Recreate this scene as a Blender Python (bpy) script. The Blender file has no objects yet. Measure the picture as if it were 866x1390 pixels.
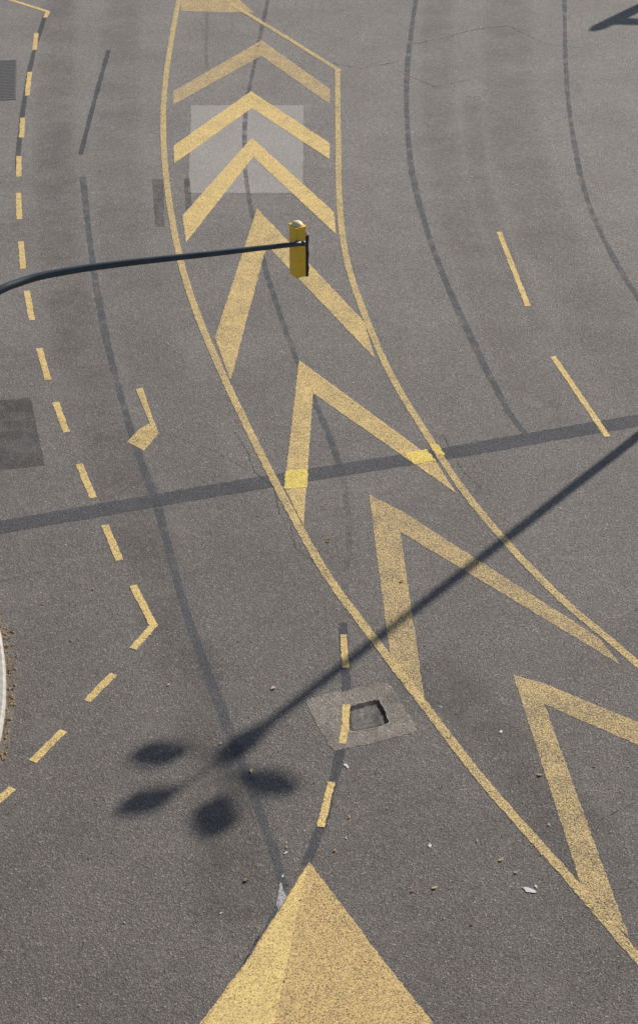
import bpy, bmesh, math, random
from mathutils import Vector, Matrix
random.seed(7)
scene = bpy.context.scene
scene.view_settings.view_transform = 'Standard'
scene.view_settings.look = 'None'
scene.view_settings.exposure = 0

# ---------------------------------------------------------------- camera (surveyed from the photo)
H = 18.0; F = 2528.0; DEP = math.radians(32.1); PX, PY = 433.0, 650.0
cd = bpy.data.cameras.new("camera"); cam = bpy.data.objects.new("camera", cd)
scene.collection.objects.link(cam); scene.camera = cam
cam.location = (0, 0, H); cam.rotation_euler = (math.pi/2 - DEP, 0, 0)
cd.sensor_fit = 'VERTICAL'; cd.sensor_height = 36.0; cd.lens = 36.0*F/1390.0
cd.shift_y = -45.0/1390.0; cd.clip_end = 2000; cd.clip_start = 0.1

def G(px, py, h=0.0):
    "survey point: position on the horizontal plane at height h"
    a = (px-PX)/F; b = -(py-PY)/F
    d = Vector((a, b*math.sin(DEP)+math.cos(DEP), b*math.cos(DEP)-math.sin(DEP)))
    t = (h-H)/d.z
    return Vector((d.x*t, d.y*t, h))

# ---------------------------------------------------------------- light
SD = Vector((0.626, 0.780)).normalized(); EL = math.radians(30)
sunv = Vector((SD.x*math.cos(EL), SD.y*math.cos(EL), math.sin(EL)))
ld = bpy.data.lights.new("sun", 'SUN'); ld.energy = 5.0; ld.angle = math.radians(0.53); ld.color = (1, .945, .86)
sun = bpy.data.objects.new("sun", ld); scene.collection.objects.link(sun)
sun.rotation_euler = (-sunv).to_track_quat('-Z', 'Y').to_euler(); sun.location = sunv*60
w = bpy.data.worlds.new("World"); scene.world = w; w.use_nodes = True
nt = w.node_tree; sky = nt.nodes.new('ShaderNodeTexSky'); sky.sky_type = 'NISHITA'; sky.sun_disc = False
sky.sun_elevation = EL; sky.sun_rotation = math.atan2(SD.x, SD.y)
bg = nt.nodes['Background']; bg.inputs[1].default_value = 0.088
nt.links.new(sky.outputs[0], bg.inputs[0])

# ---------------------------------------------------------------- node helpers
class NB:
    def __init__(s, name):
        s.m = bpy.data.materials.new(name); s.m.use_nodes = True; s.t = s.m.node_tree
        s.b = s.t.nodes['Principled BSDF']; s.o = s.t.nodes['Material Output']
        s.geo = s.t.nodes.new('ShaderNodeNewGeometry')
    def n(s, typ, **k):
        x = s.t.nodes.new(typ)
        for a, v in k.items(): setattr(x, a, v)
        return x
    def l(s, a, b): s.t.links.new(a, b)
    def noise(s, scale, detail=2, rough=.5, vec=None, dist=0):
        x = s.n('ShaderNodeTexNoise'); x.inputs['Scale'].default_value = scale
        x.inputs['Detail'].default_value = detail; x.inputs['Roughness'].default_value = rough
        x.inputs['Distortion'].default_value = dist
        s.l(vec if vec else s.geo.outputs['Position'], x.inputs['Vector']); return x.outputs[0]
    def math(s, op, a, b=None, clamp=False):
        x = s.n('ShaderNodeMath', operation=op, use_clamp=clamp)
        for i, v in enumerate((a, b)):
            if v is None: continue
            if isinstance(v, (int, float)): x.inputs[i].default_value = v
            else: s.l(v, x.inputs[i])
        return x.outputs[0]
    def rng(s, v, a, b, c=0., d=1., smooth=True):
        x = s.n('ShaderNodeMapRange'); x.interpolation_type = 'SMOOTHSTEP' if smooth else 'LINEAR'
        s.l(v, x.inputs[0])
        for i, q in enumerate((a, b, c, d)): x.inputs[i+1].default_value = q
        return x.outputs[0]
    def mix(s, f, a, b, bt='MIX'):
        x = s.n('ShaderNodeMix', data_type='RGBA', blend_type=bt)
        for i, v in ((0, f), (6, a), (7, b)):
            if isinstance(v, (int, float)): x.inputs[i].default_value = v
            elif isinstance(v, tuple): x.inputs[i].default_value = (*v, 1)
            else: s.l(v, x.inputs[i])
        return x.outputs[2]
    def alpha(s, fac):
        tr = s.n('ShaderNodeBsdfTransparent'); mx = s.n('ShaderNodeMixShader')
        if isinstance(fac, (int, float)): mx.inputs[0].default_value = fac
        else: s.l(fac, mx.inputs[0])
        s.l(tr.outputs[0], mx.inputs[1]); s.l(s.b.outputs[0], mx.inputs[2]); s.l(mx.outputs[0], s.o.inputs[0])

def grain(nb, amt):
    "multiplier ~1 with mineral speckle"
    v = nb.n('ShaderNodeTexVoronoi'); v.inputs['Scale'].default_value = 50
    nb.l(nb.geo.outputs['Position'], v.inputs['Vector'])
    sp = nb.n('ShaderNodeSeparateColor'); nb.l(v.outputs['Color'], sp.inputs[0])
    g1 = nb.rng(sp.outputs[0], 0, 1, -.5, .5, False)
    g1b = nb.rng(sp.outputs[1], .84, 1, 0, 1.5)
    n2 = nb.rng(nb.noise(36, 3, .75), .3, .7, -.5, .5, False)
    s_ = nb.math('ADD', nb.math('MULTIPLY', g1, 1.05), nb.math('MULTIPLY', n2, 1.1))
    s_ = nb.math('ADD', s_, g1b)
    return nb.math('ADD', nb.math('MULTIPLY', s_, amt), .95), v

def bump(nb, h, strength, dist):
    b = nb.n('ShaderNodeBump'); b.inputs['Strength'].default_value = strength; b.inputs['Distance'].default_value = dist
    nb.l(h, b.inputs['Height']); nb.l(b.outputs[0], nb.b.inputs['Normal'])

def asphalt(name, col, amt=.75, big=.25, alpha=None, base_two=None, rough=.85):
    nb = NB(name)
    g, v = grain(nb, amt)
    c = col
    if base_two:
        sx = nb.n('ShaderNodeSeparateXYZ'); nb.l(nb.geo.outputs['Position'], sx.inputs[0])
        wob = nb.math('MULTIPLY', nb.math('SUBTRACT', nb.noise(.22, 3), .5), 12)
        yy = nb.math('ADD', nb.math('ADD', sx.outputs[1], nb.math('MULTIPLY', sx.outputs[0], .35)), wob)
        c = nb.mix(nb.rng(yy, 15, 46, smooth=False), base_two, col)
    bl = nb.rng(nb.noise(.55, 4, .6), .3, .7, 1-big, 1+big, False)
    m = nb.math('MULTIPLY', g, bl)
    if base_two:
        m = nb.math('MULTIPLY', m, nb.rng(nb.noise(4.5, 3, .65), .3, .7, 1-big*.6, 1+big*.6, False))
    m = nb.math('MAXIMUM', m, .15)
    vm = nb.n('ShaderNodeVectorMath', operation='SCALE')
    if isinstance(c, tuple): vm.inputs[0].default_value = c
    else: nb.l(c, vm.inputs[0])
    nb.l(m, vm.inputs['Scale'])
    cc = vm.outputs[0]
    if base_two:
        st = nb.rng(nb.noise(.9, 5, .75), .50, .75, 0, .38)
        cc = nb.mix(st, vm.outputs[0], (.245, .219, .195), 'MIX')
        st = nb.rng(nb.noise(.42, 6, .75, dist=.6), .54, .78, 0, .30)
        cc = nb.mix(st, cc, (.092, .083, .077), 'MIX')
    nb.l(cc, nb.b.inputs['Base Color']); nb.b.inputs['Roughness'].default_value = rough
    nb.b.inputs['Specular IOR Level'].default_value = .25
    bump(nb, v.outputs['Distance'], .55, .015)
    if alpha is not None: nb.alpha(alpha if not callable(alpha) else alpha(nb))
    return nb.m

def paint(name, col, thr, big=.3, top=.9, soft=.25):
    nb = NB(name)
    v = nb.n('ShaderNodeTexVoronoi'); v.inputs['Scale'].default_value = 60
    nb.l(nb.geo.outputs['Position'], v.inputs['Vector'])
    sp = nb.n('ShaderNodeSeparateColor'); nb.l(v.outputs['Color'], sp.inputs[0])
    n1 = nb.noise(48, 2, .7); n2 = nb.noise(1.7, 5, .65)
    s_ = nb.math('ADD', n1, nb.math('MULTIPLY', nb.math('SUBTRACT', n2, .5), big))
    s_ = nb.math('ADD', s_, nb.math('MULTIPLY', nb.math('SUBTRACT', sp.outputs[2], .5), .30))
    f = nb.rng(s_, thr-soft, thr+soft)
    f = nb.math('MULTIPLY', f, nb.rng(nb.noise(7, 4, .7), .25, .5, top-.16, top))
    dirt = nb.rng(nb.noise(3.2, 4, .7), .35, .75)
    c = nb.mix(dirt, col, (col[0]*.86, col[1]*.84, col[2]*.90))
    vm = nb.n('ShaderNodeVectorMath', operation='SCALE'); nb.l(c, vm.inputs[0]); nb.l(nb.rng(n1, .3, .7, .86, 1.14, False), vm.inputs['Scale'])
    nb.l(vm.outputs[0], nb.b.inputs['Base Color']); nb.b.inputs['Roughness'].default_value = .8
    nb.b.inputs['Specular IOR Level'].default_value = .25
    bump(nb, v.outputs['Distance'], .3, .012)
    nb.alpha(f); return nb.m

def plain(name, col, rough=.5, metal=0., spots=.15, scale=14):
    nb = NB(name)
    m = nb.rng(nb.noise(scale, 4, .6), .3, .7, 1-spots, 1+spots, False)
    vm = nb.n('ShaderNodeVectorMath', operation='SCALE'); vm.inputs[0].default_value = col; nb.l(m, vm.inputs['Scale'])
    nb.l(vm.outputs[0], nb.b.inputs['Base Color'])
    nb.b.inputs['Roughness'].default_value = rough; nb.b.inputs['Metallic'].default_value = metal
    return nb.m

M_road = asphalt("asphalt_road", (.226, .206, .189), .57, .10, base_two=(.146, .128, .115))
AS = lambda lo, hi: (lambda nb: nb.rng(nb.noise(2.6, 4, .6), .34, .64, lo, hi))
M_seal = asphalt("sealed_strip", (.125, .130, .146), .32, .10, alpha=AS(.18, .62))
M_seal_faint = asphalt("faint_sealed_strip", (.125, .124, .128), .35, .12, alpha=AS(.0, .22))
M_seal_dark = asphalt("dark_sealed_strip", (.098, .100, .110), .35, .12, alpha=AS(.45, .78))
M_band = asphalt("trench_asphalt", (.114, .113, .122), .45, .10, alpha=AS(.5, .76))
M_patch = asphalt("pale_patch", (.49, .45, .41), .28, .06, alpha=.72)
M_patch2 = asphalt("worn_patch", (.38, .35, .32), .3, .1, alpha=lambda nb: nb.rng(nb.noise(2.2, 5, .6), .35, .6, .0, .4))
M_dpatch = asphalt("dark_patch", (.10, .095, .094), .5, .12, alpha=AS(.22, .6))
M_dpatch2 = asphalt("dark_patch_faint", (.11, .10, .10), .5, .15, alpha=AS(.2, .5))
M_pad = asphalt("concrete_pad", (.33, .285, .24), .42, .22, alpha=lambda nb: nb.rng(nb.noise(4, 4, .7), .3, .6, .5, .85))
M_crack = asphalt("crack_tar", (.045, .04, .038), .2, .1, alpha=lambda nb: nb.rng(nb.noise(7, 4, .7), .35, .58, .1, .8))
def softband(name, col, strength):
    def a(nb):
        uv = nb.n('ShaderNodeUVMap'); sx = nb.n('ShaderNodeSeparateXYZ'); nb.l(uv.outputs[0], sx.inputs[0])
        v = sx.outputs[1]
        q = nb.math('MULTIPLY', nb.math('MULTIPLY', v, nb.math('SUBTRACT', 1.0, v)), 4)
        q = nb.math('MULTIPLY', nb.rng(q, 0, 1), nb.rng(nb.noise(.8, 6, .75), .32, .65, .1, 1))
        return nb.math('MULTIPLY', q, strength)
    return asphalt(name, col, .5, .1, alpha=a)
M_lt = softband("polished_wheel_path", (.29, .268, .247), .40)
M_dk = softband("oily_wheel_path", (.11, .099, .092), .20)

M_y = paint("yellow_paint", (.93, .675, .265), .36, .3, .92)
M_yw = paint("yellow_paint_worn", (.88, .64, .29), .47, .38, .82)
M_ym = paint("yellow_paint_half_worn", (.91, .66, .275), .41, .4, .88)
M_yline = paint("yellow_line_paint", (.88, .65, .28), .43, .38, .85)
M_yb = paint("yellow_paint_fresh", (.95, .73, .18), .35, .3, .93)
M_ytri = paint("yellow_triangle_paint", (.87, .605, .25), .39, .28, .87)
M_ytri2 = paint("yellow_triangle_paint_bright", (.92, .68, .27), .36, .25, .92)
M_ghost = paint("ghost_marking", (.26, .245, .235), .48, .5, .45)
M_wht = paint("white_paint_worn", (.6, .58, .56), .42, .4)

# ---------------------------------------------------------------- object helpers
def link(o): scene.collection.objects.link(o); return o
def mesh_obj(name, verts, faces, mat, uvs=None, parent=None, origin=None, smooth=False):
    c = origin if origin is not None else sum(verts, Vector())/len(verts)
    c = Vector(c)
    me = bpy.data.meshes.new(name)
    me.from_pydata([tuple(v-c) for v in verts], [], faces)
    if uvs:
        ul = me.uv_layers.new(name="UVMap")
        for lp in me.loops: ul.data[lp.index].uv = uvs[lp.vertex_index]
    me.materials.append(mat); me.update()
    if smooth:
        for p in me.polygons: p.use_smooth = True
    o = link(bpy.data.objects.new(name, me)); o.location = c
    if parent:
        o.parent = parent; o.location = c - parent.location if parent.parent is None else c
    return o
def tag(o, label, cat, group=None):
    o["label"] = label; o["category"] = cat
    if group: o["group"] = group
    return o
def catmull(P, step):
    out = []; n = len(P)
    for i in range(n-1):
        p0 = P[max(i-1, 0)]; p1 = P[i]; p2 = P[i+1]; p3 = P[min(i+2, n-1)]
        if i == 0: p0 = p1*2-p2
        if i+2 > n-1: p3 = p2*2-p1
        k = max(1, int((p2-p1).length/step))
        for j in range(k):
            t = j/k
            out.append(.5*((2*p1)+(p2-p0)*t+(2*p0-5*p1+4*p2-p3)*t*t+(3*p1-p0-3*p2+p3)*t**3))
    out.append(P[-1]); return out
def ribbon(name, pts, width, z, mat, smooth=True, jit=.009, parent=None, wfun=None):
    P = [G(x, y) for x, y in pts]
    if smooth: S = catmull(P, .06)
    else:
        S = []
        for a, b in zip(P[:-1], P[1:]):
            k = max(1, int((b-a).length/.06)); S += [a.lerp(b, j/k) for j in range(k)]
        S.append(P[-1])
    V = []; Fc = []; U = []; n = len(S); L = 0
    for i, p in enumerate(S):
        t = (S[min(i+1, n-1)]-S[max(i-1, 0)]).normalized(); nrm = Vector((-t.y, t.x, 0))
        wd = width*(wfun(i/(n-1)) if wfun else 1)
        if i: L += (p-S[i-1]).length
        V += [p+nrm*(wd/2+random.uniform(-jit, jit))+Vector((0, 0, z)), p-nrm*(wd/2+random.uniform(-jit, jit))+Vector((0, 0, z))]
        U += [(L, 0), (L, 1)]
        if i: Fc.append((2*i-2, 2*i-1, 2*i+1, 2*i))
    return mesh_obj(name, V, Fc, mat, U, parent)
def poly(name, pts, z, mat, jit=.009, parent=None):
    P = [G(x, y) for x, y in pts]; V = []
    n = len(P)
    for i in range(n):
        a, b = P[i], P[(i+1) % n]; k = max(1, int((b-a).length/.055))
        for j in range(k):
            q = a.lerp(b, j/k)+Vector((0, 0, z))
            if j: q += Vector((random.uniform(-jit, jit), random.uniform(-jit, jit), 0))
            V.append(q)
    ar = sum(V[i].x*V[(i+1) % len(V)].y-V[(i+1) % len(V)].x*V[i].y for i in range(len(V)))
    if ar < 0: V.reverse()
    return mesh_obj(name, V, [tuple(range(len(V)))], mat, None, parent)

# ---------------------------------------------------------------- road sheet with the chamber opening
hole_px = [(471, 961), (514, 950), (528, 982), (477, 994)]
HP0 = [G(*p) for p in hole_px]; c0 = sum(HP0, Vector())/4
def off(k): return [c0+(p-c0)*k for p in HP0]
HP = off(1.14)
R = 260
out = [Vector((-R, R, 0)), Vector((R, R, 0)), Vector((R, -R, 0)), Vector((-R, -R, 0))]
rf = [(0, 4, 5, 1), (1, 5, 6, 2), (2, 6, 7, 3), (3, 7, 4, 0)]
road = mesh_obj("road", out+HP, [tuple(reversed(f)) for f in rf], M_road, origin=(0, 0, 0))
bm = bmesh.new(); bm.from_mesh(road.data); bmesh.ops.recalc_face_normals(bm, faces=bm.faces)
if bm.faces[:][0].normal.z < 0: bmesh.ops.reverse_faces(bm, faces=bm.faces)
bm.to_mesh(road.data); bm.free()
road["kind"] = "structure"; tag(road, "worn grey brown asphalt road with repair strips and cracks", "road")

zz = .0006
for pts, wd, m in [
    ([(600, -40), (592, 90), (610, 250), (655, 380), (705, 490), (745, 575)], 1.1, M_lt),
    ([(690, -40), (690, 120), (720, 260), (800, 420), (900, 560)], 1.7, M_lt),
    ([(640, 130), (650, 240), (690, 360), (735, 450)], .6, M_lt),
    ([(170, -40), (160, 150), (170, 320), (215, 500), (300, 690), (420, 900), (600, 1130), (760, 1330)], 1.4, M_lt),
    ([(85, -40), (75, 150), (80, 320), (110, 480), (160, 640), (230, 830), (300, 1060), (330, 1250)], 1.3, M_dk),
    ([(560, 900), (700, 1030), (860, 1230)], 1.5, M_dk)]:
    ribbon("wheel_path", pts, wd, zz, m, parent=road, jit=0); zz += .00025
def seal(pts, wd, m=None, z=.0034, name="sealed_strip"):
    return ribbon(name, pts, wd, z, m or M_seal, parent=road, jit=.011, wfun=lambda t: .95+.1*math.sin(t*23+wd*90))
seal([(765, -40), (768, 100), (780, 200), (800, 280), (835, 355), (875, 420)], .13)
seal([(570, -40), (553, 90), (555, 200), (570, 280), (600, 370), (640, 460), (685, 550), (712, 588)], .15)
seal([(370, -30), (345, 90), (334, 150), (333, 230), (345, 300), (365, 380), (400, 480), (440, 575), (466, 645)], .12)
seal([(467, 650), (474, 720), (468, 800)], .11, M_seal_faint)
seal([(466, 845), (466, 860), (470, 930), (468, 990), (455, 1050), (440, 1110), (415, 1175)], .145, M_seal_dark)
seal([(113, 240), (125, 345), (145, 460), (180, 590), (215, 690), (250, 820), (300, 960), (345, 1080), (370, 1150), (386, 1205)], .15)
seal([(386, 1200), (372, 1245), (340, 1300), (290, 1390)], .10)
seal([(148, 68), (128, 140), (110, 210)], .13, M_seal_dark)
seal([(62, 20), (47, 70), (38, 110), (28, 180), (24, 230)], .13, M_seal_dark)
seal([(284, -20), (280, 60), (283, 120)], .10, M_seal_faint)
ribbon("trench_strip", [(-60, 728), (0, 716), (150, 690), (350, 656), (500, 632), (620, 613), (750, 590), (930, 560)], .42, .0046, M_band, parent=road, jit=.010)
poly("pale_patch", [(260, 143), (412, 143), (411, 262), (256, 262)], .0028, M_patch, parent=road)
poly("asphalt_patch", [(-60, 549), (42, 540), (62, 632), (-60, 645)], .0024, M_dpatch, parent=road, jit=.012)
poly("asphalt_patch", [(207, 243), (222, 243), (224, 308), (211, 308)], .0025, M_dpatch2, parent=road)
poly("asphalt_patch", [(250, 242), (258, 242), (262, 290), (253, 290)], .0039, M_dpatch2, parent=road)
poly("worn_patch", [(712, 535), (745, 556), (752, 578), (730, 582), (708, 560)], .0026, M_patch2, parent=road, jit=.05)
def rough_path(pts, ax, ay, k=12):
    q = []
    for a, b in zip(pts[:-1], pts[1:]):
        for j in range(k):
            t = j/k; q.append((a[0]+(b[0]-a[0])*t+random.uniform(-ax, ax), a[1]+(b[1]-a[1])*t+random.uniform(-ay, ay)))
    q.append(pts[-1]); return q
for pts, wd in [([(318, 585), (336, 612), (345, 640), (372, 662), (380, 700)], .014), ([(430, 762), (470, 815), (505, 866), (530, 900), (560, 942), (592, 985)], .034),
            ([(452, 86), (490, 93), (540, 84)], .03), ([(560, 60), (600, 52), (640, 41), (690, 35)], .028), ([(540, 96), (590, 118), (640, 108)], .02),
            ([(600, 590), (628, 640), (655, 665)], .013), ([(395, 715), (402, 745), (430, 765)], .014), ([(285, 1390), (330, 1310), (352, 1270)], .02),
            ([(230, 590), (290, 612), (340, 640)], .010), ([(870, 1085), (800, 1120), (742, 1180)], .008), ([(690, 35), (740, 60), (800, 66)], .018),
            ([(0, 790), (60, 775), (120, 800)], .008)]:
    ribbon("crack", rough_path(pts, .9, .6), wd, .0058, M_crack, smooth=False, jit=.002, parent=road, wfun=lambda t: .4+random.random()*.8)

# ---------------------------------------------------------------- yellow markings
def mk(o, lab, cat="road marking", group=None): return tag(o, lab, cat, group)
Zc, Zl = .0070, .0084
chev = [
 ([(236, 124), (355, 55), (448, 121), (447, 141), (355, 76), (236, 142)], M_yw),
 ([(236, 198), (341, 124), (448, 195), (447, 216), (342, 147), (237, 222)], M_y),
 ([(248, 293), (342, 187), (453, 288), (456, 318), (344, 213), (253, 329)], M_y),
 ([(349, 283), (494, 437), (509, 487), (362, 333), (313, 517), (292, 458)], M_ym),
 ([(406, 489), (590, 625), (618, 669), (425, 534), (412, 714), (386, 662)], M_ym),
 ([(501, 672), (545, 694), (812, 866), (842, 903), (543, 722), (577, 960), (532, 911)], M_yw),
 ([(696, 917), (735, 927), (900, 995), (930, 1040), (738, 956), (853, 1273), (793, 1216)], M_yw)]
for i, (p, m) in enumerate(chev):
    mk(poly("chevron_marking", p, Zc, m), "worn yellow painted chevron on grey asphalt" if m == M_yw else "yellow painted chevron stripe pair on asphalt", group="yellow chevrons inside the painted island")
mk(poly("chevron_marking", [(246, -25), (290, -30), (345, 17), (300, 17), (246, 15)], Zc, M_yw), "yellow painted chevron end meeting the island outline", group="yellow chevrons inside the painted island")
mk(ribbon("border_line_marking", [(252, -40), (243, 0), (232, 60), (224, 120), (222, 180), (227, 250), (240, 330), (262, 410), (300, 503), (345, 598), (386, 678), (440, 775), (500, 858), (570, 950), (640, 1042), (700, 1112), (770, 1190), (845, 1278), (900, 1340)], .145, Zl, M_yline), "long curved solid yellow line bordering the chevron island")
mk(ribbon("border_line_marking", [(458, 95), (459, 190), (461, 280), (470, 350), (492, 420), (530, 508), (580, 592), (628, 665), (690, 740), (760, 812), (830, 872), (900, 932)], .14, Zl, M_yline), "curved solid yellow line along the chevron tips")
mk(ribbon("border_line_marking", [(270, -35), (318, 8), (400, 58), (462, 97)], .145, .0098, M_yline, smooth=False), "slanting solid yellow line closing the chevron island")
for p in [[(548, 616), (578, 610), (592, 626), (562, 631)], [(388, 640), (419, 636), (417, 662), (386, 664)], [(583, 604), (594, 604), (604, 618), (592, 618)]]:
    mk(poly("paint_patch_marking", p, .0110, M_yb, jit=.02), "bright yellow repainted patch over the asphalt trench", group="repainted yellow patches")
LD = [[(50, 45), (47.5, 68)], [(41, 98), (37.5, 130)], [(31.5, 160), (30, 187)], [(26.5, 212), (26, 240)], [(25.5, 262), (27, 298)], [(29, 328), (32, 365)],
      [(37, 395), (44, 435)], [(54, 473), (66, 516)], [(76, 546), (91, 587)], [(108, 630), (127, 676)], [(143, 713), (163, 761)],
      [(155, 915), (119, 952)], [(87, 992), (45, 1034)], [(18, 1070), (-25, 1108)]]
for d in LD:
    mk(ribbon("dash_marking", d, .13, Zc, M_y, smooth=False), "short yellow dash painted on grey asphalt", group="yellow dashes of the turning lane edge")
mk(ribbon("corner_dash_marking", [(181, 795), (209, 849), (181, 881)], .13, Zc, M_y, smooth=False), "bent yellow corner dash painted on asphalt")
mk(ribbon("corner_dash_marking", [(-20, -10), (15, 0), (66, 16), (62, 24)], .13, Zc, M_y, smooth=False), "yellow line with hooked end on asphalt")
for d in [[(677, 315), (716, 416)], [(750, 484), (824, 593)]]:
    mk(ribbon("lane_line_marking", d, .12, Zc, M_y, smooth=False), "long yellow lane dash on grey asphalt", group="long yellow lane dashes")
for d in [[(466, 862), (469, 907)], [(470, 957), (469, 985), (465, 1010)], [(450, 1062), (435, 1123)]]:
    mk(ribbon("centre_dash_marking", d, .11, .0108, M_y, smooth=False), "yellow dash over a dark sealed strip", group="yellow dashes leading to the triangle")
mk(poly("arrow_marking", [(185, 529), (194, 526), (207, 566), (216, 588), (196, 612), (173, 600), (189, 583), (204, 575)], Zc, M_ym, jit=.003), "small yellow turn arrow painted on asphalt")
tri = mk(poly("triangle_marking", [(420, 1170), (517, 1300), (590, 1392), (270, 1392), (338, 1300)], Zc, M_ytri), "large solid yellow painted triangle on the road")
poly("bright_stripe", [(416, 1178), (372, 1392), (276, 1392), (340, 1300)], .0090, M_ytri2, parent=tri)
mk(poly("sliver_marking", [(381, 1198), (390, 1222), (379, 1240), (375, 1228)], Zc, M_wht), "small worn white paint sliver beside the triangle")
mk(poly("ghost_arrow_marking", [(8, 600), (28, 596), (34, 588), (52, 606), (24, 634), (26, 614), (8, 616)], Zc, M_ghost), "faded grey ghost of an old arrow marking")

# ---------------------------------------------------------------- inspection chamber
mh = link(bpy.data.objects.new("manhole", None)); mh.location = c0; mh.empty_display_size = .3
tag(mh, "sunken rectangular manhole cover in a pale concrete surround", "manhole")
M_iron = plain("cast_iron", (.04, .036, .032), .7, .1, .3, 30)
M_wall = plain("chamber_wall", (.09, .076, .066), .8, .0, .4, 12)
M_rim = plain("worn_rim", (.26, .22, .18), .8, 0, .75, 11)
nb = NB("lid_fill"); g, v = grain(nb, .6)
vm = nb.n('ShaderNodeVectorMath', operation='SCALE'); vm.inputs[0].default_value = (.165, .145, .127)
gm = nb.math('MULTIPLY', g, nb.rng(nb.noise(5, 5, .75), .38, .62, .4, 1.35))
nb.l(gm, vm.inputs['Scale'])
nb.l(vm.outputs[0], nb.b.inputs['Base Color']); bump(nb, nb.noise(30, 4), .4, .01); nb.b.inputs['Roughness'].default_value = .9; M_lid = nb.m
NS = 14
def loop4(Q, z, rnd=0., jit=0., fade=4):
    "subdivided quad outline with slightly rounded, uneven corners"
    L = []
    cc = sum(Q, Vector())/4
    for k in range(4):
        a, b = Q[k], Q[(k+1) % 4]
        for j in range(NS):
            t = j/NS; p = a.lerp(b, t)
            e = abs(t-.5)*2
            p = p.lerp(cc, rnd*(e**fade))
            L.append(Vector((p.x+random.uniform(-jit, jit), p.y+random.uniform(-jit, jit), z)))
    return L
def band(name, A, B, mat, flip=False):
    m = len(A); f = []
    for i in range(m):
        q = (i, (i+1) % m, m+(i+1) % m, m+i); f.append(q if flip else tuple(reversed(q)))
    return mesh_obj(name, A+B, f, mat, parent=mh)
PO = [G(*p) for p in [(413, 950), (527, 925), (568, 994), (451, 1021)]]
inner = loop4(off(1.07), .0062, .09, .013, 5)
band("surround", loop4(PO, .0062, .05, .018, 8), inner, M_pad)
r_in = [c0+(p-c0)*.985 for p in inner]; r_out = [c0+(p-c0)*1.09+Vector((random.uniform(-.02, .02), random.uniform(-.02, .02), 0)) for p in inner]
for p in r_in+r_out: p.z = .0082
band("rim", r_out, r_in, M_rim)
wall_t = [Vector((p.x, p.y, .0078)) for p in r_in]; wall_b = [Vector((p.x, p.y, -.16)) for p in r_in]
band("frame", wall_t, wall_b, M_wall)
lo = loop4(off(.85), -.032, .09, .018, 5); m = len(lo)
V = lo+[q+Vector((0, 0, -.06)) for q in lo]
mesh_obj("lid", V, [tuple(reversed(range(m)))]+[(i, (i+1) % m, m+(i+1) % m, m+i) for i in range(m)], M_lid, parent=mh)
mesh_obj("chamber_floor", [p+Vector((0, 0, -.14)) for p in off(1.25)], [(3, 2, 1, 0)], M_iron, parent=mh)

# drain grate at the road edge
M_bar = plain("grate_bar", (.12, .112, .108), .7, .1, .3)
M_pit = plain("grate_pit", (.085, .08, .078), .8)
A, B, C, D = G(-24, 84), G(22, 82), G(21, 135), G(-24, 137)
gr = link(bpy.data.objects.new("drain_grate", None)); gr.location = (A+B+C+D)/4
tag(gr, "dark iron drain grate set flush in the asphalt", "drain")
mesh_obj("pit", [q+Vector((0, 0, .005)) for q in (D, C, B, A)], [(0, 1, 2, 3)], M_pit, parent=gr)
def bar(p, q, wd, z0, z1, lst):
    t = (q-p).normalized(); n_ = Vector((-t.y, t.x, 0))*wd/2; k = len(lst[0])
    for z in (z0, z1): lst[0] += [p+n_+Vector((0, 0, z)), q+n_+Vector((0, 0, z)), q-n_+Vector((0, 0, z)), p-n_+Vector((0, 0, z))]
    lst[1] += [(k+7, k+6, k+5, k+4), (k, k+1, k+5, k+4), (k+1, k+2, k+6, k+5), (k+2, k+3, k+7, k+6), (k+3, k, k+4, k+7)]
L = [[], []]
for i in range(26): t = (i+.5)/26; bar(A.lerp(D, t), B.lerp(C, t), .055, .006, .010, L)
mesh_obj("bars", L[0], L[1], M_bar, parent=gr)
L = [[], []]
for a, b in ((A, B), (B, C), (C, D), (D, A)): bar(a, b, .05, .006, .012, L)
mesh_obj("rim", L[0], L[1], M_bar, parent=gr)

# ---------------------------------------------------------------- kerbed pavement
edge_px = [(-260, 700), (-120, 765), (-40, 815), (-4, 846), (5, 878), (9, 920), (8, 965), (0, 1012), (-14, 1042), (-60, 1090), (-160, 1150), (-300, 1210)]
E = catmull([G(*p) for p in edge_px], .15)
M_kerb = plain("kerb_granite", (.46, .43, .38), .8, 0, .25, 9)
M_pave = asphalt("pavement_tiles", (.30, .285, .27), .35, .12)
M_gut = asphalt("gutter_concrete", (.26, .23, .19), .5, .25, alpha=.7)
def offs(path, d):
    o = []
    for i, p in enumerate(path):
        t = (path[min(i+1, len(path)-1)]-path[max(i-1, 0)]).normalized(); o.append(p+Vector((t.y, -t.x, 0))*d)
    return o
side = 1 if offs(E, 1)[len(E)//2].x < E[len(E)//2].x else -1
K1 = offs(E, .02*side); K2 = offs(E, .17*side); GT = offs(E, -.14*side); K15 = offs(E, .04*side)
V = []; Fc = []
for i in range(len(E)):
    V += [E[i]+Vector((0, 0, 0)), K1[i]+Vector((0, 0, .10)), K15[i]+Vector((0, 0, .12)), K2[i]+Vector((0, 0, .12))]
    if i:
        a = 4*(i-1); b = 4*i
        for k in range(3): Fc.append((a+k, b+k, b+k+1, a+k+1))
kerb = mesh_obj("kerb", V, Fc, M_kerb); kerb["kind"] = "structure"; tag(kerb, "curved pale stone kerb beside leaf filled gutter", "kerb")
V = [p+Vector((0, 0, .117)) for p in K2]
V = V+[Vector((-40, V[-1].y, .117)), Vector((-40, V[0].y, .117))]
pv = mesh_obj("pavement", V, [tuple(range(len(V)))], M_pave); pv["kind"] = "structure"; tag(pv, "light grey raised pavement behind the kerb", "pavement")
V = []; Fc = []
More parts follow.
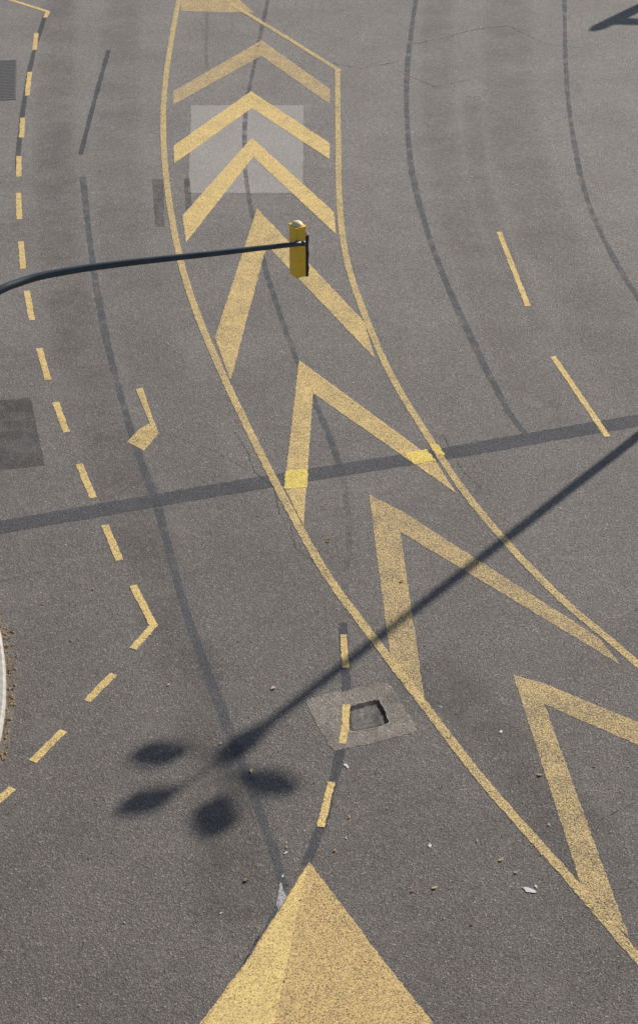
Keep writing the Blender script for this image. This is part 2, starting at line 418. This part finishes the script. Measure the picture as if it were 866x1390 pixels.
for i in range(len(E)):
    V += [E[i]+Vector((0, 0, .004)), GT[i]+Vector((0, 0, .004))]
    if i: Fc.append((2*i-2, 2*i-1, 2*i+1, 2*i))
gt = mesh_obj("gutter", V, Fc, M_gut); gt["kind"] = "structure"; tag(gt, "narrow dirty gutter strip along the kerb", "gutter")

# ---------------------------------------------------------------- tubes
def tube(name, pts, radii, mat, parent, seg=16, cap=True):
    V = []; Fc = []; n = len(pts); ref = None
    for i, p in enumerate(pts):
        t = (pts[min(i+1, n-1)]-pts[max(i-1, 0)]).normalized()
        if ref is None:
            ref = t.cross(Vector((0, 0, 1)))
            if ref.length < .1: ref = t.cross(Vector((0, 1, 0)))
        ref = (ref-t*ref.dot(t)).normalized(); b = t.cross(ref)
        for k in range(seg):
            a = 2*math.pi*k/seg; V.append(p+(ref*math.cos(a)+b*math.sin(a))*radii[i])
        if i:
            for k in range(seg): Fc.append(((i-1)*seg+k, (i-1)*seg+(k+1) % seg, i*seg+(k+1) % seg, i*seg+k))
    if cap: Fc += [tuple(reversed(range(seg))), tuple(range((n-1)*seg, n*seg))]
    c = pts[0]
    me = bpy.data.meshes.new(name); me.from_pydata([tuple(v-c) for v in V], [], Fc); me.materials.append(mat)
    for p in me.polygons: p.use_smooth = len(p.vertices) == 4
    o = link(bpy.data.objects.new(name, me)); o.parent = parent; o.location = c-parent.location
    return o
def bmobj(name, bm, mat, parent, loc=(0, 0, 0), rot=None, smooth=False):
    me = bpy.data.meshes.new(name); bm.to_mesh(me); bm.free(); me.materials.append(mat)
    if smooth:
        for p in me.polygons: p.use_smooth = True
    o = link(bpy.data.objects.new(name, me)); o.parent = parent; o.location = loc
    if rot is not None: o.rotation_euler = rot
    return o
def box(sx, sy, sz, bev=.01, seg=2):
    bm = bmesh.new(); bmesh.ops.create_cube(bm, size=1)
    bmesh.ops.scale(bm, vec=(sx, sy, sz), verts=bm.verts)
    if bev: bmesh.ops.bevel(bm, geom=bm.edges[:], offset=bev, segments=seg, affect='EDGES', profile=.5)
    return bm

M_pole = plain("painted_steel", (.055, .068, .080), .45, .2, .2, 6)
M_house = plain("signal_yellow", (1.0, .60, .045), .38, 0, .06, 12)
M_black = plain("signal_black", (.03, .03, .034), .5, 0, .1)
M_cap = plain("signal_cap", (.88, .70, .40), .5, 0, .1)
M_red = plain("red_lens", (.25, .01, .01), .15); M_amb = plain("amber_lens", (.4, .16, .01), .15); M_grn = plain("green_lens", (.01, .2, .09), .15)

def signal_head(parent, world_loc, yaw, WD=.20, DP=.18):
    head = bmobj("signal_head", box(DP, WD, .86, .010, 2), M_house, parent, Vector(world_loc)-parent.location, (0, 0, yaw))
    bmobj("top_flange", box(DP+.02, WD+.02, .03, .006, 2), M_house, head, (0, 0, .43))
    bm = bmesh.new(); bmesh.ops.create_uvsphere(bm, u_segments=24, v_segments=12, radius=.5)
    for v_ in bm.verts:
        v_.co.x *= DP*.95; v_.co.y *= WD*.95; v_.co.z = max(v_.co.z, 0)*.13
    bmobj("top_cap", bm, M_cap, head, (0, 0, .446), smooth=True)
    for z in (-.15, .14):
        bmobj("section_joint", box(DP+.006, WD+.006, .008, .001, 1), M_house, head, (0, 0, z))
    bmobj("front_door", box(.05, WD+.004, .72, .006, 2), M_black, head, (DP/2+.025, 0, -.08))
    for z, ml in ((.19, M_red), (-.08, M_amb), (-.34, M_grn)):
        bm = bmesh.new(); bmesh.ops.create_uvsphere(bm, u_segments=20, v_segments=10, radius=.08)
        bmesh.ops.scale(bm, vec=(.2, 1, 1), verts=bm.verts); bmobj("lens", bm, ml, head, (DP/2+.05, 0, z), smooth=True)
        bm = bmesh.new(); seg = 18; rows = []
        for r_, x0 in ((.092, 0.0), (.092, .035), (.086, .035), (.086, 0.0)):
            row = []
            for k in range(seg+1):
                a = math.radians(-35+250*k/seg); c_ = x0 if x0 == 0 else x0*(.5+.5*max(0, math.sin(a)))
                row.append(bm.verts.new((c_, r_*math.cos(a), r_*math.sin(a))))
            rows.append(row)
        for a_, b_ in zip(rows, rows[1:]+rows[:1]):
            for k in range(seg): bm.faces.new((a_[k], a_[k+1], b_[k+1], b_[k]))
        bmobj("visor", bm, M_black, head, (DP/2+.049, 0, z), smooth=True)
    return head

HA = 5.55
arm_px = [(411, 330.5), (360, 336), (300, 343), (240, 349.5), (180, 356), (120, 363.5), (80, 370), (50, 376), (25, 384), (0, 394)]
AP = [G(x, y, HA) for x, y in arm_px]
last = AP[-1]; dirv = (AP[-1]-AP[-2]).normalized()
AP2 = [last+dirv*.4+Vector((0, 0, -.14)), last+dirv*.8+Vector((0, 0, -.42)), last+dirv*1.05+Vector((0, 0, -.9)), last+dirv*1.12+Vector((0, 0, -1.7))]
base = Vector((AP2[-1].x, AP2[-1].y, 0))
sig = link(bpy.data.objects.new("traffic_signal", None)); sig.location = base
tag(sig, "yellow traffic signal hanging on a dark curved mast arm", "traffic light")
pa = catmull(AP+AP2, .12)
tube("mast_arm", list(reversed(pa)), [.078-.040*i/(len(pa)-1) for i in range(len(pa))], M_pole, sig)
pt = [base+Vector((0, 0, z)) for z in (0, .02, .3, .34, 2.5, AP2[-1].z+.02)]
tube("pole", pt, [.16, .16, .16, .11, .10, .09], M_pole, sig)
d_ = (AP[0]-AP[1]).normalized()
tube("arm_end", [AP[0]-d_*.02, AP[0]+d_*.04], [.042, .042], M_pole, sig)
q = AP[0]
hc = Vector((q.x-.085, q.y+.19, q.z-.21))
hd = signal_head(sig, hc, math.radians(30), .22, .18)
q2 = q-d_*.10; tube("bracket", [q2, Vector((q2.x, q2.y+.12, q2.z))], [.028, .028], M_pole, sig, 12)

# ---------------------------------------------------------------- tall four-headed street lamp
HM = 11.5
M0 = G(290, 1040); run = HM/math.tan(EL)
lb = Vector((M0.x+SD.x*run, M0.y+SD.y*run, 0))
lamp = link(bpy.data.objects.new("street_lamp", None)); lamp.location = lb
tag(lamp, "tall grey steel street lamp with four flat heads", "street lamp")
M_mast = plain("galvanised_steel", (.35, .36, .37), .5, .5)
M_glass = plain("lamp_glass", (.6, .6, .58), .2)
tube("pole", [lb+Vector((0, 0, z)) for z in (0, .03, .6, .65, 4, 9, HM-.35, HM-.02)], [.24, .24, .24, .11, .105, .10, .09, .04], M_mast, lamp, 20)
bm = bmesh.new(); bmesh.ops.create_uvsphere(bm, u_segments=24, v_segments=12, radius=.5)
bmesh.ops.scale(bm, vec=(.42, .42, .66), verts=bm.verts)
bmobj("mast_hub", bm, M_mast, lamp, (0, 0, HM-.36), None, True)  # unseen hub swelling, added for the blob it casts in the mast's shadow
top = lb+Vector((0, 0, HM-.05))
for (ax, ay), (bx, by), WH in [((254, 1020), (170, 1034), .54), ((240, 1074), (152, 1108), .46), ((304, 1082), (270, 1142), .62), ((314, 1056), (400, 1076), .54)]:
    a = G(ax, ay)-M0; b = G(bx, by)-M0; a.z = b.z = 0
    d = (b-a); Ln = d.length; d.normalize()
    s_ = top+a
    tube("lamp_arm", [top+Vector((0, 0, -.1)), top+a*.5+Vector((0, 0, -.02)), s_+d*.1], [.026, .024, .022], M_mast, lamp, 12)
    bm = bmesh.new(); bmesh.ops.create_uvsphere(bm, u_segments=28, v_segments=14, radius=.5)
    for v_ in bm.verts:
        x = v_.co.x; k = .80+.36*x+.12*math.cos(9*x)
        v_.co.x *= Ln; v_.co.y *= WH*k*1.2; v_.co.z *= .17
    o = bmobj("lamp_head", bm, M_mast, lamp, s_+d*Ln/2-lb, (0, 0, math.atan2(d.y, d.x)), True)
    bm = bmesh.new(); bmesh.ops.create_uvsphere(bm, u_segments=20, v_segments=10, radius=.5)
    bmesh.ops.scale(bm, vec=(Ln*.6, .28, .10), verts=bm.verts); bmobj("diffuser", bm, M_glass, o, (0.05, 0, -.05), None, True)

# ---------------------------------------------------------------- second signal beyond the frame
HT = 6.5; T0 = G(804, 41); run = HT/math.tan(EL)
b2 = Vector((T0.x+SD.x*run, T0.y+SD.y*run, 0))
s2 = link(bpy.data.objects.new("traffic_signal", None)); s2.location = b2
tag(s2, "pole mounted yellow traffic signal with side bracket", "traffic light")
tube("pole", [b2+Vector((0, 0, z)) for z in (0, .02, .3, .33, HT-2.4, HT-2.2, HT-.2, HT)], [.20, .20, .20, .16, .17, .24, .22, .12], M_pole, s2)
tube("bracket", [b2+Vector((0, 0, HT-.62)), b2+Vector((1.6, .0, HT-.50))], [.20, .16], M_pole, s2, 12)
signal_head(s2, b2+Vector((1.7, .0, HT-.7)), math.radians(150))

# ---------------------------------------------------------------- fallen leaves, litter, grit
M_leafs = [plain("leaf_tan", (.42, .24, .09), .7), plain("leaf_brown", (.20, .11, .05), .7), plain("leaf_pale", (.52, .40, .22), .7)]
def leaf_mesh(sz, mat):
    bm = bmesh.new(); prof = [(-.5, 0), (-.25, .24), (.05, .3), (.2, .16), (.5, 0), (.2, -.16), (.05, -.3), (-.25, -.24)]
    rim = [bm.verts.new((x*sz, y*sz*random.uniform(.7, 1.2), .002+abs(y)*sz*.35+random.uniform(0, .006))) for x, y in prof]
    m_ = bm.verts.new((0, 0, .003))
    for i in range(8): bm.faces.new((rim[i], rim[(i+1) % 8], m_))
    me = bpy.data.meshes.new("fallen_leaf"); bm.to_mesh(me); bm.free(); me.materials.append(mat); return me
LM = [leaf_mesh(s, m) for m in M_leafs for s in (.06, .10)]
def leaf(px, py, k=None):
    me = LM[k if k is not None else random.randrange(len(LM))]
    o = link(bpy.data.objects.new("fallen_leaf", me)); p = G(px, py); o.location = (p.x, p.y, .012); o.rotation_euler = (random.uniform(-.12, .12), random.uniform(-.12, .12), random.uniform(0, 6.28))
    return tag(o, "dry curled autumn leaf lying on asphalt", "leaf", "dry leaves on the road")
for x, y in [(371, 935), (342, 1047), (733, 1052), (680, 1167), (455, 1155), (735, 1160), (98, 870), (352, 700), (648, 1142), (128, 800), (445, 735), (700, 1185), (590, 1205),
             (335, 1195), (500, 930), (545, 790), (230, 930), (390, 1150), (806, 1040), (610, 1000), (60, 820), (640, 1255), (560, 1210), (475, 1110), (745, 1120), (300, 1010)]:
    leaf(x, y, 5 if (x, y) in ((371, 935), (733, 1052), (680, 1167), (342, 1047)) else None)
M_white = plain("paper", (.62, .61, .58), .7)
def litter(px, py, sz, lab="flat scrap of white litter on asphalt"):
    n = 9; V = []
    for i in range(n):
        a = 2*math.pi*i/n; r_ = sz*.55*random.uniform(.4, 1.1)
        V.append((math.cos(a)*r_*1.25, math.sin(a)*r_*.6, random.uniform(.001, .003)))
    V.append((0, 0, .003))
    me = bpy.data.meshes.new("litter_scrap"); me.from_pydata(V, [], [(i, (i+1) % n, n) for i in range(n)]); me.materials.append(M_white)
    o = link(bpy.data.objects.new("litter_scrap", me)); p = G(px, py); o.location = (p.x, p.y, .0085); o.rotation_euler = (0, 0, random.uniform(0, 6.28))
    tag(o, lab, "litter", "white litter scraps on the road")
for x, y, s in [(718, 1209, .15), (727, 1204, .06), (583, 1148, .08), (680, 993, .08), (470, 1138, .05), (384, 1190, .05), (420, 1205, .05), (712, 956, .05), (205, 862, .04),
                (598, 960, .05), (388, 1158, .05), (300, 1240, .04), (560, 180, .07), (640, 240, .06), (480, 520, .05), (90, 740, .04), (760, 690, .04), (470, 1040, .09)]:
    litter(x, y, s)
def bits(name, pts, mat, smin, smax, z):
    V = []; Fc = []
    for p in pts:
        s_ = random.uniform(smin, smax); a = random.uniform(0, 6.28); k = len(V)
        for j in range(4):
            r_ = s_*random.uniform(.6, 1.1)*(1 if j % 2 else .55)
            V.append(Vector((p.x+math.cos(a+j*math.pi/2)*r_, p.y+math.sin(a+j*math.pi/2)*r_, z+random.uniform(0, s_*.4))))
        V.append(Vector((p.x, p.y, z+s_*.5)))
        Fc += [(k, k+1, k+4), (k+1, k+2, k+4), (k+2, k+3, k+4), (k+3, k, k+4)]
    return mesh_obj(name, V, Fc, mat)
def rp(): return G(random.uniform(-30, 896), random.uniform(-20, 1400))
o = bits("grit", [rp() for _ in range(600)], plain("grit_pale", (.52, .49, .44), .8), .008, .022, .009); o["kind"] = "stuff"; tag(o, "pale grit scattered over the asphalt", "grit")
o = bits("crumbs", [rp() for _ in range(400)], plain("grit_dark", (.03, .025, .02), .8), .01, .022, .009); o["kind"] = "stuff"; tag(o, "dark crumbs scattered over the asphalt", "grit")
pts = []
for _ in range(560):
    i = random.randrange(len(E)); q = E[i]; n_ = (GT[i]-E[i]).normalized(); pts.append(q+n_*abs(random.gauss(.03, .07))+Vector((random.uniform(-.06, .06), random.uniform(-.06, .06), 0)))
o = bits("leaf_litter", pts[:360], M_leafs[0], .012, .045, .008); o["kind"] = "stuff"; tag(o, "drift of dry brown leaves along the kerb", "leaves")
o = bits("leaf_litter", pts[360:], M_leafs[1], .012, .04, .010); o["kind"] = "stuff"; tag(o, "drift of dark crumbled leaves along the kerb", "leaves")
